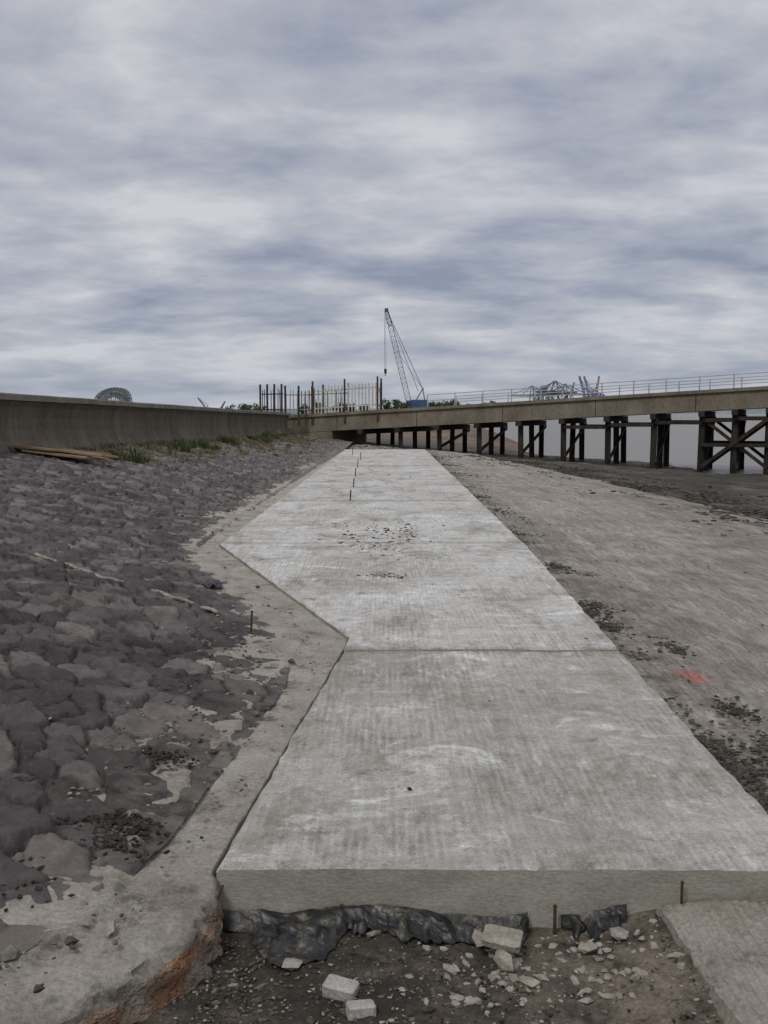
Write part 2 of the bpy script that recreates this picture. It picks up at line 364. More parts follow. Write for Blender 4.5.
# ------------------------------------------------------------------ mortar strip + broken lip
yr=[2.2]
while yr[-1]<45: yr.append(yr[-1]+max(.018,.009*yr[-1]))
yr=np.array(yr)
XRS=I([(2.2,-1.32),(2.4,-1.12),(2.6,-.92),(2.85,-.73),(3.0,-.645),(3.15,-.605),(3.36,-.60),(3.39,-.61)])
nc=64
V=[];mi=[]
u=1-(1-np.linspace(0,1,nc))**1.25
prof=[(.015,-.012),(.032,-.035),(.04,-.07),(.03,-.11),(.05,-.16),(.07,-.21),(.10,-.27)]
for y in yr:
    r=float(XRS(y)) if y<3.39 else float(XL(y))-.013-float(abs(fbm(np.array(y*6.),np.array(2.5),54,3)))*.016
    if y<3.39: r+=float(fbm(np.array(y*9.),np.array(.5),51,3))*.04
    l=float(XT(y))-.42
    if y<3.2: l=min(l,r-.6)
    x=l+(r-l)*u
    dd=r-x
    step=np.clip((dd-(.27+.05*float(fbm(np.array(y*1.6),np.array(4.),57,3))))/.03,0,1)
    zz=-.018+.01*np.clip(dd/.3,0,1)+.024*step+.022*np.clip((dd-.3)/.5,0,1)
    zz=zz+fbm(x*5,np.full(nc,y*5.),52,5)*.026*np.clip(dd/.06,.15,1)*(.5+.5*step)+fbm(x*26,np.full(nc,y*26.),55,3)*.006
    if y<3.4: zz=zz-.03*np.clip(1-(r-x)/.18,0,1)**2*(1 if y<3.36 else .3)-.05*max(0,(2.9-y))
    V+= [(a,y,c) for a,c in zip(x,zz)]
    ez_=zz[-1]
    for k,(dx,dz_) in enumerate(prof):
        if y<3.385:
            nn=float(fbm(np.array(y*14.),np.array(k*1.3),53,4))*.08
            V.append((r+dx+nn, y+nn*.4, ez_+dz_))
        else: V.append((r+.003, y, ez_+dz_))
F=grid_faces(len(yr),nc+len(prof))
for i in range(len(yr)-1):
    mi+= [0]*(nc+1)+[1]*(len(prof)-2)
mesh_obj('mortar_apron_strip',V,F,[M_strip,M_brick],True,mi)

# ------------------------------------------------------------------ new concrete walkway
G=Geo()
joints=[3.39,6.63,12.2,18.2,24.3,30.5,37,44.2]
for bi,(a,bb) in enumerate(zip(joints[:-1],joints[1:])):
    ga=.009 if bi==1 else .004; gb=.009 if bi==0 else .004
    y0=a+ga; y1=bb-gb; lift=(0,.012,.009,.011,.008,.010,.008)[bi]
    n=int(max(24,(y1-y0)/.08)) if a<13 else 40
    ysx=np.unique(np.concatenate([np.linspace(y0,y1,n),[6.97]] if y0<6.97<y1 else [np.linspace(y0,y1,n)]))
    uu=np.linspace(0,1,50)
    rows=[]
    def edge_(side,y):
        x=(XL if side<0 else XR)(y); return float(x+fbm(np.array(y*7.),np.array(side*3.),61,4)*(.016 if y<15 else .025))
    ext=[ysx[0]]+list(ysx)+[ysx[-1]]
    for k,y in enumerate(ext):
        endrow= k==0 or k==len(ext)-1
        l=edge_(-1,y); r=edge_(1,y)
        yy=y
        if k==1: yy=y+.010
        if k==len(ext)-2: yy=y-.010
        xx=(l+.012)+(r-l-.024)*uu
        top=lift+fbm(xx*1.3,np.full(50,y*1.3),62,4)*.012+fbm(xx*7,np.full(50,y*7.),63,3)*.002
        if endrow: top=top-.008+fbm(xx*20,np.full(50,y),64,3)*.007
        row=[(l,yy,-.23),(l,yy,lift-(.012 if not endrow else .02))]+[(p,yy,q) for p,q in zip(xx,top)]+[(r,yy,lift-(.012 if not endrow else .02)),(r,yy,-.23)]
        if k==0: first=[(p[0],p[1],-.23) for p in row]
        rows.append(row); last=[(p[0],p[1],-.23) for p in row]
    nr=len(rows)+2; ncol=54
    vs=[p for p in first]+[p for r_ in rows for p in r_]+[p for p in last]
    fs=grid_faces(nr,ncol)
    m=[]
    for i in range(nr-1):
        for j in range(ncol-1):
            m.append(1 if (i==0 or i==nr-2 or j==0 or j==ncol-2) else 0)
    o=len(G.v); G.v+=vs; G.f+=[tuple(q+o for q in f) for f in fs]; G.m+=m
G.obj('concrete_walkway',[M_slab,M_face])

# ------------------------------------------------------------------ old apron (right)
yr=[.8]
while yr[-1]<46: yr.append(yr[-1]+max(.04,.012*yr[-1]))
yr=np.array(yr); uu=np.linspace(0,1,140)**1.2
Y,U=np.meshgrid(yr,uu,indexing='ij')
l=XR(Y)-.05; r=XE(Y)+fbm(Y*.8,Y*0,71,4)*.5
X=l+(r-l)*U
Z=apz(X)+fbm(X*1.2,Y*1.2,72,5)*.035+fbm(X*6,Y*6,73,3)*.01-np.clip((U-.97)/.03,0,1)*.3
mesh_obj('old_concrete_apron',np.stack([X,Y,Z],-1).reshape(-1,3),grid_faces(*X.shape),M_apron,True)

xs_=np.linspace(.98,1.75,90); ys_=np.linspace(1.2,3.36,120)
X,Y=np.meshgrid(xs_,ys_)
wob=fbm(Y*5,Y*0,75,5)*.06*np.clip((1.15-X)/.17,0,1)
X=X+wob
Z=-.095-.02*(1.75-X)+.0035*np.sin(X*190+fbm(X*3,Y*3,78,3)*3)+fbm(X*6,Y*6,76,5)*.016-.012*np.clip((1.02-X)/.04,0,1)
vs=np.stack([X,Y,Z],-1).reshape(-1,3).tolist(); fs=grid_faces(*X.shape)
n0=len(vs); side=[(float(X[i,0])-.02+.03*float(fbm(np.array(i*.3),np.array(0.),79,3)),float(Y[i,0]),-.26) for i in range(120)]
vs+=side; fs+=[(n0+i,n0+i+1,(i+1)*90,i*90) for i in range(119)]
n1=len(vs); vs+=[(float(X[119,j]),3.37,-.26) for j in range(90)]; fs+=[(119*90+j,119*90+j+1,n1+j+1,n1+j) for j in range(89)]
mesh_obj('broken_concrete_slab',vs,fs,M_strip,False)

# ------------------------------------------------------------------ pit
X,Y=np.meshgrid(np.linspace(-1.6,1.75,240),np.linspace(1.2,3.45,170))
def pitf(x,y): return -.212+fbm(x*3,y*3,81,5)*.05+.05*np.clip((x-.4)/.6,0,1)
Z=pitf(X,Y)+fbm(X*22,Y*22,82,3)*.012
mesh_obj('gravel_bed',np.stack([X,Y,Z],-1).reshape(-1,3),grid_faces(*X.shape),M_pit,True)
def pit_z(x,y): return float(pitf(np.array(x),np.array(y)))

# ------------------------------------------------------------------ chunk scatter
t=(1+5**.5)/2
ICO=np.array([(-1,t,0),(1,t,0),(-1,-t,0),(1,-t,0),(0,-1,t),(0,1,t),(0,-1,-t),(0,1,-t),(t,0,-1),(t,0,1),(-t,0,-1),(-t,0,1)])/math.sqrt(1+t*t)
ICF=np.array([(0,11,5),(0,5,1),(0,1,7),(0,7,10),(0,10,11),(1,5,9),(5,11,4),(11,10,2),(10,7,6),(7,1,8),(3,9,4),(3,4,2),(3,2,6),(3,6,8),(3,8,9),(4,9,5),(2,4,11),(6,2,10),(8,6,7),(9,8,1)])
def chunks(name,pts,mat,flat=.6,jit=.38,mats=None):
    V=[];F=[];mi=[]
    for i,(x,y,z,r) in enumerate(pts):
        a=rng.uniform(0,6.28); c,s_=math.cos(a),math.sin(a)
        v=ICO*(1+rng.uniform(-jit,jit,(12,1)))*r*np.array([rng.uniform(.7,1.6),rng.uniform(.5,1.1),flat*rng.uniform(.6,1.2)])
        v=np.stack([v[:,0]*c-v[:,1]*s_,v[:,0]*s_+v[:,1]*c,v[:,2]],1)+np.array([x,y,z+r*flat*.3])
        V.append(v); F.append(ICF+12*i); mi+= [int(rng.integers(0,len(mats)))]*20 if mats else [0]*20
    return mesh_obj(name,np.concatenate(V).tolist(),np.concatenate(F).tolist(),mats or mat,False,mi)
P=[]
for i in range(12000):
    x=rng.uniform(-1.2,1.0); y=rng.uniform(2.3,3.37)
    if x<float(XRS(y))+.02: continue
    dens=.35+.65*(float(fbm(np.array(x*4),np.array(y*4),90,2))>0)
    if rng.random()>dens or (x>.5 and rng.random()<.6): continue
    P.append((x,y,pit_z(x,y),rng.uniform(.002,.0075)*(1 if rng.random()<.96 else 2.3)))
chunks('loose_gravel',P,None,mats=[M_grav,M_clod,M_clod,M_weed,M_grav,M_lgrav])
P=[(rng.normal(.58,.26),rng.uniform(2.9,3.34),0,rng.uniform(.004,.022)) for i in range(190)]
P=[(x,y,pit_z(x,y),r) for x,y,_,r in P if x<.95]
P+=[(.40,3.13,pit_z(.4,3.13)+.01,.05),(.46,3.02,pit_z(.46,3.02),.026),(.33,3.24,-.19,.04),(.80,3.26,-.18,.05),(.9,3.1,-.18,.04),(.68,3.2,-.19,.035),(-.3,3.12,-.2,.03)]
chunks('mortar_rubble',P,M_lgrav,.5)
P=[]
for i in range(2600):
    y=2.6+rng.random()**1.6*16; x=float(XT(y))+rng.normal(-.12,.24)
    if x>float(XL(y))-.03: continue
    if y<3.3 and x>float(XRS(y))-.04: continue
    z_=max(.008,float(slope_z(np.array(x),np.array(y)))-.005)
    P.append((x,y,z_,rng.uniform(.003,.012)*(1 if rng.random()<.9 else 2.4)))
chunks('toe_rubble',P,None,mats=[M_grav,M_lgrav,M_clod,M_grav])
P=[]
for cx,cy,sp,n in((-1.12,3.55,.13,340),(-1.0,3.7,.06,140),(-1.35,3.2,.13,110),(-.98,4.4,.07,60),(-1.6,3.6,.2,130)):
    for i in range(n):
        x=rng.normal(cx,sp);y=rng.normal(cy,sp*.6); P.append((x,y,max(.03,float(slope_z(np.array(x),np.array(y)))+.012),rng.uniform(.004,.016)))
chunks('coal_spill',P,M_weed)
P=[]
for i in range(520):
    y=2.8+rng.random()**1.3*34; xt=float(XT(y)); x=xt-rng.random()**1.3*(xt-float(XW(y)))*.97-.15
    P.append((x,y,rev_z(x,y)-.02,rng.uniform(.012,.045)))
rk=chunks('loose_rocks',P,M_stone,.5)
at=rk.data.color_attributes.new('st','FLOAT_COLOR','POINT')
cc=[]
for i in range(len(P)):
    a=float(rng.uniform(.2,1)); cc+=[a,0.,0.,1.]*12
at.data.foreach_set('color',np.array(cc,dtype=np.float32))
P=[]
for cx,cy,sx,sy,n in((-.02,9.7,.12,.08,70),(-.05,11.6,.24,.4,60),(.12,13.2,.28,.7,70),(-.1,14.5,.3,.8,30),(-.55,13,.2,1,18),(0,20,.9,4,30),(.4,7,.5,1.5,5),(0,30,.9,6,26)):
    for i in range(n):
        x=rng.normal(cx,sx);y=rng.normal(cy,sy)
        if float(XL(y))+.05<x<float(XR(y))-.05 and 3.5<y<44: P.append((x,y,.008 if y>6.63 else 0,rng.uniform(.005,.024)*(1+.015*y)))
P.append((.11,4.13,0.003,.02))
chunks('mud_clods',P,M_weed,.4)
P=[]
for i in range(6000):
    y=3.6+rng.random()**1.5*38; cl=vnoise(np.array(y*1.9),np.array(.3),95)
    if rng.random()>float(cl)**2.5*2.2: continue
    x=float(XR(y))+.02+abs(rng.normal(0,.08+.01*y)); P.append((x,y,float(apz(x)),rng.uniform(.004,.016)*(1+.05*y)))
for cx,cy in((2.0,5.55),(2.02,5.0),(1.95,4.75),(1.78,7.7),(1.85,8.8),(1.75,6.6),(2.1,7.1),(2.2,10.3),(1.9,10.9),(1.8,4.5),(2.3,9.4)):
    for i in range(130):
        x=rng.normal(cx,.06);y=rng.normal(cy,.12)
        if x<float(XR(y))+.02: continue
        P.append((x,y,float(apz(x))+.003,rng.uniform(.004,.017)*(1+.02*y)))
for i in range(1700):
    y=4.5+rng.random()**1.3*40; x=float(XR(y))+rng.random()*(float(XE(y))-float(XR(y)))
    if vnoise(np.array(x*1.1),np.array(y*.5),97)<.5: continue
    P.append((x,y,float(apz(x)),rng.uniform(.004,.013)*(1+.03*y)))
chunks('seaweed_debris',P,None,.35,mats=[M_weed,M_weed,M_clod])
P=[]
for i in range(6000):
    y=rng.uniform(12,46); x=float(XE(y))+rng.normal(.7,1.2)
    if x<float(XE(y))-.2 and vnoise(np.array(x*1.3),np.array(y*.6),98)<.55: continue
    zz=float(apz(np.minimum(x,XE(y))))-.06*max(0,x-float(XE(y)))-(.1 if x>XE(y) else .01)
    P.append((x,y,zz,rng.uniform(.02,.08)))
for i in range(1800):
    y=rng.uniform(44,58); x=rng.uniform(1.5,16); P.append((x,y,endz(x)-.03,rng.uniform(.03,.12)))
chunks('foreshore_rocks',P,None,.4,mats=[M_weed,M_weed,M_clod,M_weed])
P=[]
for i in range(520):
    x=rng.uniform(-1.9,3.5); P.append((x,rng.uniform(44.4,55),endz(x)-.02,rng.uniform(.03,.12)))
chunks('rubble_heap',P,None,.5,mats=[M_lgrav,M_grav,M_clod])

# ------------------------------------------------------------------ plastic sheet
def sheet(x0,x1,wmin,wamp,seed,nx=220,ny=56,yback=3.38):
    V=[]
    for j in range(ny):
        for i in range(nx):
            a=i/(nx-1); c=j/(ny-1)
            x=x0+(x1-x0)*a; tap=math.sin(math.pi*min(1,max(0,a)))**.35
            wdt=(wmin+wamp*max(0,.35+1.5*float(fbm(np.array(a*8+.5),np.array(2.),seed,5))))*tap+.012
            y=yback-wdt*c
            fold=float(fbm(np.array(x*7+y*13),np.array(y*5-x*4),seed+1,4)); cr=1-abs(float(fbm(np.array(x*5+3),np.array(y*9+x*4),seed+2,3)))*4
            z_=pit_z(x,y)+.008+.022*max(0,cr)*math.sin(math.pi*min(1,c*1.05))+.018*abs(fold)+.05*(1-c)**2
            V.append((x+.03*fold,y+.03*fold*c,z_))
    return mesh_obj('black_plastic_sheet',V,grid_faces(ny,nx),M_plast,False)
sheet(-.56,.50,.08,.17,101)
sheet(.62,.86,.03,.06,151,60,16,3.37)

def bevel(ob,w,seg=2):
    m=ob.modifiers.new('b','BEVEL'); m.width=w; m.segments=seg; m.limit_method='ANGLE'
def block(name,c,size,rz,rx=0,mat=M_block):
    bm=bmesh.new(); bmesh.ops.create_cube(bm,size=1); bmesh.ops.subdivide_edges(bm,edges=bm.edges[:],cuts=9,use_grid_fill=True)
    for v in bm.verts:
        p=v.co; q=sorted([abs(p.x),abs(p.y),abs(p.z)]); near=(q[1]>.44)
        k=float(fbm(np.array(p.x*5+p.z*3+c[0]*9),np.array(p.y*5-p.z*4),140,3))
        f=1-(.07+.14*max(0,k) if near else .012*k)
        v.co=Vector((p.x*size[0],p.y*size[1],p.z*size[2]))*f
    me=bpy.data.meshes.new(name); bm.to_mesh(me); bm.free(); me.materials.append(mat)
    o=bpy.data.objects.new(name,me); COL.objects.link(o)
    o.location=c; o.rotation_euler=(rx,.06,rz); return o
block('concrete_brick',(-.135,2.97,-.195),(.105,.065,.045),-.35,.1)
block('concrete_brick',(-.07,2.86,-.195),(.085,.055,.04),.25,-.1)
block('concrete_brick',(.40,3.22,-.165),(.13,.08,.03),-.3,.3,M_lgrav)

# ------------------------------------------------------------------ rebar pegs and stakes
def peg(name,x,y,z0,h,r=.006,tilt=0,mat=M_rust):
    g=Geo(); g.beam((0,0,0),(tilt,0,h),r*2,n=8); g.beam((tilt*.98,0,h*.96),(tilt,0,h+.002),r*2.5,n=8)
    o=g.obj(name,mat); o.location=(x,y,z0); return o
peg('rebar_peg',.60,3.355,-.25,.13,.006,0)
peg('rebar_peg',-.155,3.36,-.25,.13,.005,.006)
peg('rebar_peg',1.045,3.36,-.12,.085,.005,0)
peg('rebar_peg',-.585,3.30,-.1,.08,.004,.03)
peg('rebar_peg',.16,2.75,-.25,.1,.004,.01)
peg('marker_stake',-.95,7.0,-.02,.22,.007,.012)
for (x,y,h) in ((-.62,18.2,.22),(-.66,21.5,.22),(-.72,25,.25),(-.78,29.5,.28),(-.8,34,.3),(-1.2,38,.34)):
    peg('marker_stake',x,y,-.02,h,.013,.015,M_dark)
# thin mortar bead running down the slope
g=Geo(); pts=[]
for k in range(40):
    a=k/39; x=-1.27-1.95*a; y=7.5+1.65*a+.05*math.sin(a*7)+.01*math.sin(k*1.9)
    pts.append(Vector((x,y,rev_z(x,y)+.006+.006*math.sin(k*1.3))))
for k,(a,b_) in enumerate(zip(pts[:-1],pts[1:])): g.beam(a,b_,.035+.012*math.sin(k*.9),.03,n=6)
g.obj('mortar_bead',M_strip,True)
V=[]
for j in range(8):
    for i in range(10):
        x=-1.62+.018*i+.01*math.sin(j); y=8.75+.03*j; V.append((x,y,max(.05,float(slope_z(np.array(x),np.array(y))))+.025+.02*math.sin(i*1.3+j)))
mesh_obj('plastic_scrap',V,grid_faces(8,10),M_plast,True)

e=empty('timber_pile')
for i in range(9):
    g=Geo(); g.box((0,0,0),(random.uniform(1.3,2.1),.14,.035)); o=g.obj('plank_%d'%i,M_plank,parent=e)
    x=-6.1+random.uniform(-.35,.35); y=18.9+random.uniform(-.4,.5)
    o.location=(x,y,rev_z(x,y)+.06+.022*i*.5); o.rotation_euler=(random.uniform(-.05,.05),.12+random.uniform(-.04,.04),random.uniform(-.3,.35))

# ------------------------------------------------------------------ sea wall
ys_=np.concatenate([np.arange(-14,16,2.),np.arange(16,55.1,.75)])
e=empty('sea_wall')
def sweep(profile_fn,ys_,name,mat,parent):
    V=[];n=None
    for y in ys_:
        p=profile_fn(float(y)); n=len(p); V+=[(a,float(y),c) for a,c in p]
    F=[]
    for i in range(len(ys_)-1):
        for j in range(n):
            F.append((i*n+j,i*n+(j+1)%n,(i+1)*n+(j+1)%n,(i+1)*n+j))
    F.append(tuple(range(n-1,-1,-1))); F.append(tuple((len(ys_)-1)*n+j for j in range(n)))
    return mesh_obj(name,V,F,mat,False,parent=parent)
def pf(y):
    x=float(XW(y))+float(fbm(np.array(y*.5),np.array(1.),111,3))*.02; tp=float(ZT(y))-.13; bs=float(ZW(y))
    H=tp-bs
    return [(x+.02,tp),(x-.05,tp-.12*H),(x-.09,tp-.35*H),(x-.08,tp-.6*H),(x-.02,tp-.82*H),(x+.10,bs-.02),(x+.12,bs-.5),(x-.5,bs-.5),(x-.5,tp)]
def pc(y):
    x=float(XW(y)); tp=float(ZT(y))+float(fbm(np.array(y*.7),np.array(5.),112,3))*.012
    return [(x+.06,tp),(x+.075,tp-.02),(x+.075,tp-.125),(x-.54,tp-.125),(x-.54,tp)]
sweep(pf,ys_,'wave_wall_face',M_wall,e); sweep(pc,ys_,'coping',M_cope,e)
g=Geo()
for y in np.arange(19,55,6.):
    p=pf(float(y)); 
    for (a0,c0),(a1,c1) in zip(p[:5],p[1:6]): g.beam((a0+.002,y,c0),(a1+.002,y,c1),.012,.01)
g.obj('joint_filler',M_wall,parent=e)

# ------------------------------------------------------------------ pier
A=Vector((-5,57,0)); D=Vector((.9135,-.4067,0)); N=Vector((.4067,.9135,0)); W=4.6
def dz(t): return 1.49+.0545*t
def pp(t,n,z): v=A+D*t+N*n; return Vector((v.x,v.y,z))
pier=empty('timber_pier')
def quadbeam(g,t0,t1,n0,n1,zt,zb,mi=0):
    vs=[pp(t0,n0,dz(t0)+zb),pp(t1,n0,dz(t1)+zb),pp(t1,n1,dz(t1)+zb),pp(t0,n1,dz(t0)+zb),
        pp(t0,n0,dz(t0)+zt),pp(t1,n0,dz(t1)+zt),pp(t1,n1,dz(t1)+zt),pp(t0,n1,dz(t0)+zt)]
    g.add(vs,[(0,3,2,1),(4,5,6,7),(0,1,5,4),(1,2,6,5),(2,3,7,6),(3,0,4,7)],mi)
TE=78
g=Geo(); 
t_=-2.2
while t_<TE:
    t1=min(t_+4.8,TE)
    quadbeam(g,t_+.015,t1-.015,0,.28,-.16,-1.0)
    quadbeam(g,t_+.015,t1-.015,W-.28,W,-.16,-1.0)
    t_=t1
g.obj('edge_beams',M_deck,parent=pier)
g=Geo(); quadbeam(g,-2.2,TE,-.10,W+.1,0,-.158); g.obj('deck_slab',M_deck,parent=pier)
g=Geo(); quadbeam(g,-2.2,TE,.6,1.0,-.16,-.7); quadbeam(g,-2.2,TE,2.1,2.5,-.16,-.7); quadbeam(g,-2.2,TE,3.4,3.7,-.16,-.7); g.obj('stringers',M_timber,parent=pier)
g=Geo()
vs=[]
for n_ in(.02,W-.02):
    for t0 in(-2.2,2.3):
        vs+=[pp(t0,n_,-1.),pp(t0,n_,dz(t0)-1.003)]
g.add(vs,[(0,2,3,1),(4,5,7,6),(0,1,5,4),(2,6,7,3),(1,3,7,5)])
g.obj('abutment',M_deck,parent=pier)
g=Geo(); k=0; t_=4.1
while t_<TE-1:
    big=k>=8; step=2.25 if k<8 else 1.5
    sz=.25 if not big else .23
    g.beam(pp(t_,-.25,dz(t_)-1.14),pp(t_,W+.25,dz(t_)-1.14),.28,.26)
    ns=[.25,W/2,W-.25]
    for n_ in ns:
        p=pp(t_,n_,0); rk_=random.uniform(-.07,.07)
        g.beam(Vector((p.x+rk_,p.y,endz(p.x)-1.2)),pp(t_,n_,dz(t_)-1.27),sz,sz)
    p0=endz(pp(t_,0,0).x)
    zt=dz(t_)-1.33; zb=p0+.25
    if k>=2: g.beam(pp(t_+.15,-.1,zb),pp(t_+.15,W+.1,zt),.09,.14)
    if k>=5: 
        for n_ in (.03,W-.03): g.beam(pp(t_,n_,zt-.1),pp(t_+step,n_,zt-.1),.11,.18)
    if big:
        mid=(zt+zb)/2-.1
        for n_ in (.03,W-.03):
            g.beam(pp(t_,n_,mid),pp(t_+step,n_,mid),.11,.18)
            if k%2==0:
                g.beam(pp(t_,n_-.06,zb),pp(t_+2*step,n_-.06,zt),.11,.16)
                g.beam(pp(t_,n_+.1,zt),pp(t_+2*step,n_+.1,zb),.11,.16)
        if k%3==1: g.beam(pp(t_+.8,-.5,p0-1),pp(t_+.8,-.5,dz(t_)-.95),.28,.28)
    t_+=step; k+=1
g.obj('pile_bents',M_timber,parent=pier)
g=Geo()
for n_ in(.05,W-.05):
    t0=8.0; 
    while t0<TE:
        g.beam(pp(t0,n_,dz(t0)-.01),pp(t0,n_,dz(t0)+.66),.05)
        t0+=1.55
    for h in(.64,.33): g.beam(pp(8,n_,dz(8)+h),pp(TE,n_,dz(TE)+h),.04,n=6)
g.obj('pipe_railing',M_galv,parent=pier)

# ------------------------------------------------------------------ palisade fence
def fence(name,p0,p1,z0,z1,hgt,mat,postmat,sp=.2,posts=3,missing=.06,pw=.075,postx=.22,pr=.10):
    e=empty(name); a=Vector((p0[0],p0[1],z0)); b_=Vector((p1[0],p1[1],z1)); L=(b_-a).length; d=(b_-a).normalized(); nrm=Vector((d.y,-d.x,0)).normalized()
    g=Geo(); n=int(L/sp); hd=Vector((d.x,d.y,0)).normalized()
    for i in range(n):
        if random.random()<missing: continue
        q=a+d*(sp*(i+.5)); tl=random.uniform(-.035,.035); h=hgt*random.uniform(.93,1.0); th=nrm*.012; wv=hd*(pw/2)
        v=[];
        for zz,sc,off in((.02,1,0),(h-.12,1,tl),(h,.15,tl)):
            c0=q+hd*off+Vector((0,0,zz)); v+=[c0-wv*sc-th,c0+wv*sc-th,c0+wv*sc+th,c0-wv*sc+th]
        f=[]
        for lv in(0,4):
            for k in range(4): f.append((lv+k,lv+(k+1)%4,lv+4+(k+1)%4,lv+4+k))
        f+=[(3,2,1,0),(8,9,10,11)]
        g.add(v,f)
    g.obj('pales',mat,parent=e)
    g=Geo()
    for h in(.3,hgt-.35): g.beam(a+Vector((0,0,h))+nrm*-.035,b_+Vector((0,0,h))+nrm*-.035,.04,.06)
    g.obj('rails',mat,parent=e)
    g=Geo()
    for i in range(posts):
        q=a+(b_-a)*(i/(posts-1))+nrm*.08
        g.beam(q+Vector((0,0,-.6)),q+Vector((0,0,hgt+postx)),pr,pr)
        g.beam(q+Vector((0,0,hgt-.3)),q-nrm*.06+Vector((0,0,hgt-.3)),.05,.05)
    g.obj('posts',postmat,parent=e)
    return e
q0=pp(1.1,.05,0);q1=pp(5.1,.05,0)
fence('palisade_fence',(q0.x,q0.y),(q1.x,q1.y),dz(1.1),dz(5.1),1.6,M_pale,M_rust,.21,3,.06,.07)
q0=pp(-2.2,W-.2,0);q1=pp(1.2,W-.2,0)
fence('palisade_fence',(q0.x,q0.y),(q1.x,q1.y),dz(-.8),dz(1.2),1.6,M_dark,M_dark,.3,3,.15,.05)
q0=pp(5.1,.25,0);q1=pp(3.3,W-.3,0)
fence('palisade_fence',(q0.x,q0.y),(q1.x,q1.y),dz(5.1),dz(3.3),1.5,M_pale,M_dark,.4,2,.1,.05)
fence('rusty_railing',(-6.9,56.6),(-5.6,55.6),1.5,1.5,1.5,M_dark,M_dark,.17,4,.1,.045,.2)
fence('rusty_railing',(-5.5,55.6),(-4.1,56.7),1.5,1.5,1.45,M_pale,M_dark,.24,3,.1,.05,.15)

# ------------------------------------------------------------------ lattice crane
def lattice(g,a,b_,w0,w1,n,r,mi=0,side=Vector((1,0,0))):
    a=Vector(a);b_=Vector(b_);d=(b_-a).normalized(); s1=(side-d*side.dot(d)).normalized(); s2=d.cross(s1).normalized()
    P=[]
    for i in range(n+1):
        f=i/n; c=a+(b_-a)*f; w=(w0+(w1-w0)*f)/2
        if f<.08: w*=.35+f*8
        P.append([c+s1*w+s2*w,c-s1*w+s2*w,c-s1*w-s2*w,c+s1*w-s2*w])
    for i in range(n):
        for k in range(4):
            g.beam(P[i][k],P[i+1][k],r*2,mi=mi)
            g.beam(P[i][k],P[i+1][(k+1)%4],r*1.2,mi=mi)
        for k in range(4): g.beam(P[i+1][k],P[i+1][(k+1)%4],r*1.0,mi=mi)
c=empty('crawler_crane'); cy=250
g=Geo(); foot=Vector((6.6,cy,2.6)); tip=Vector((.6,cy,26.8)); q=foot+(tip-foot)*.84
lattice(g,foot,q,1.25,1.15,16,.055); g.obj('lattice_boom',M_cgrey,parent=c)
g=Geo(); lattice(g,q,tip,1.2,.7,4,.075); g.box(tip,(.9,.8,.9)); g.obj('boom_head',M_cblue,parent=c)
g=Geo()
mast=Vector((9.6,cy,7.6))
for o_ in(-.7,.7):
    g.beam(tip+Vector((0,o_*.5,.3)),mast+Vector((0,o_,0)),.11,n=5)
    g.beam(tip+Vector((0,o_*.5,.3)),mast+Vector((-1.1,o_,-.6)),.09,n=5)
    g.beam(foot+(tip-foot)*.6,mast+Vector((0,o_,0)),.06,n=5)
g.obj('pendant_lines',M_cgrey,parent=c)
g=Geo()
g.beam(tip+Vector((-.5,0,-.3)),Vector((.2,cy,12.5)),.08,n=5); g.beam(tip+Vector((-.2,0,-.3)),Vector((.5,cy,12.5)),.08,n=5)
g.obj('hoist_rope',M_dark,parent=c)
g=Geo(); g.beam(Vector((.35,cy,12.5)),Vector((.35,cy,11.4)),.7,.5,n=8); g.beam(Vector((.35,cy,11.4)),Vector((.35,cy,10.8)),.25,n=6); g.obj('hook_block',M_dark,parent=c)
g=Geo()
for o_ in(-.8,.8): 
    g.beam(Vector((7.2,cy+o_,3.4)),mast+Vector((0,o_,0)),.25); g.beam(Vector((10.4,cy+o_,3.4)),mast+Vector((0,o_,0)),.2)
g.beam(mast+Vector((0,-1,0)),mast+Vector((0,1,0)),.4); g.obj('a_frame',M_cgrey,parent=c)
g=Geo(); g.box((8.6,cy,3.6),(4.2,3,2.6)); g.box((10.9,cy,3.2),(.9,3,1.6)); o=g.obj('machine_house',M_cblue,parent=c); bevel(o,.15)
g=Geo(); g.box((6.0,cy-1.2,3.6),(1.1,1.1,2.2)); o=g.obj('cab',M_cblue,parent=c); bevel(o,.1)
g=Geo(); g.box((6.0,cy-1.77,3.9),(.8,.04,.9)); g.obj('cab_window',M_glass,parent=c)
g=Geo()
for o_ in(-1.7,1.7): g.box((8,cy+o_,.95),(6,.8,1.1))
g.box((8,cy,1.7),(2.2,3.2,1.2)); o=g.obj('crawler_tracks',M_dark,parent=c); bevel(o,.3)

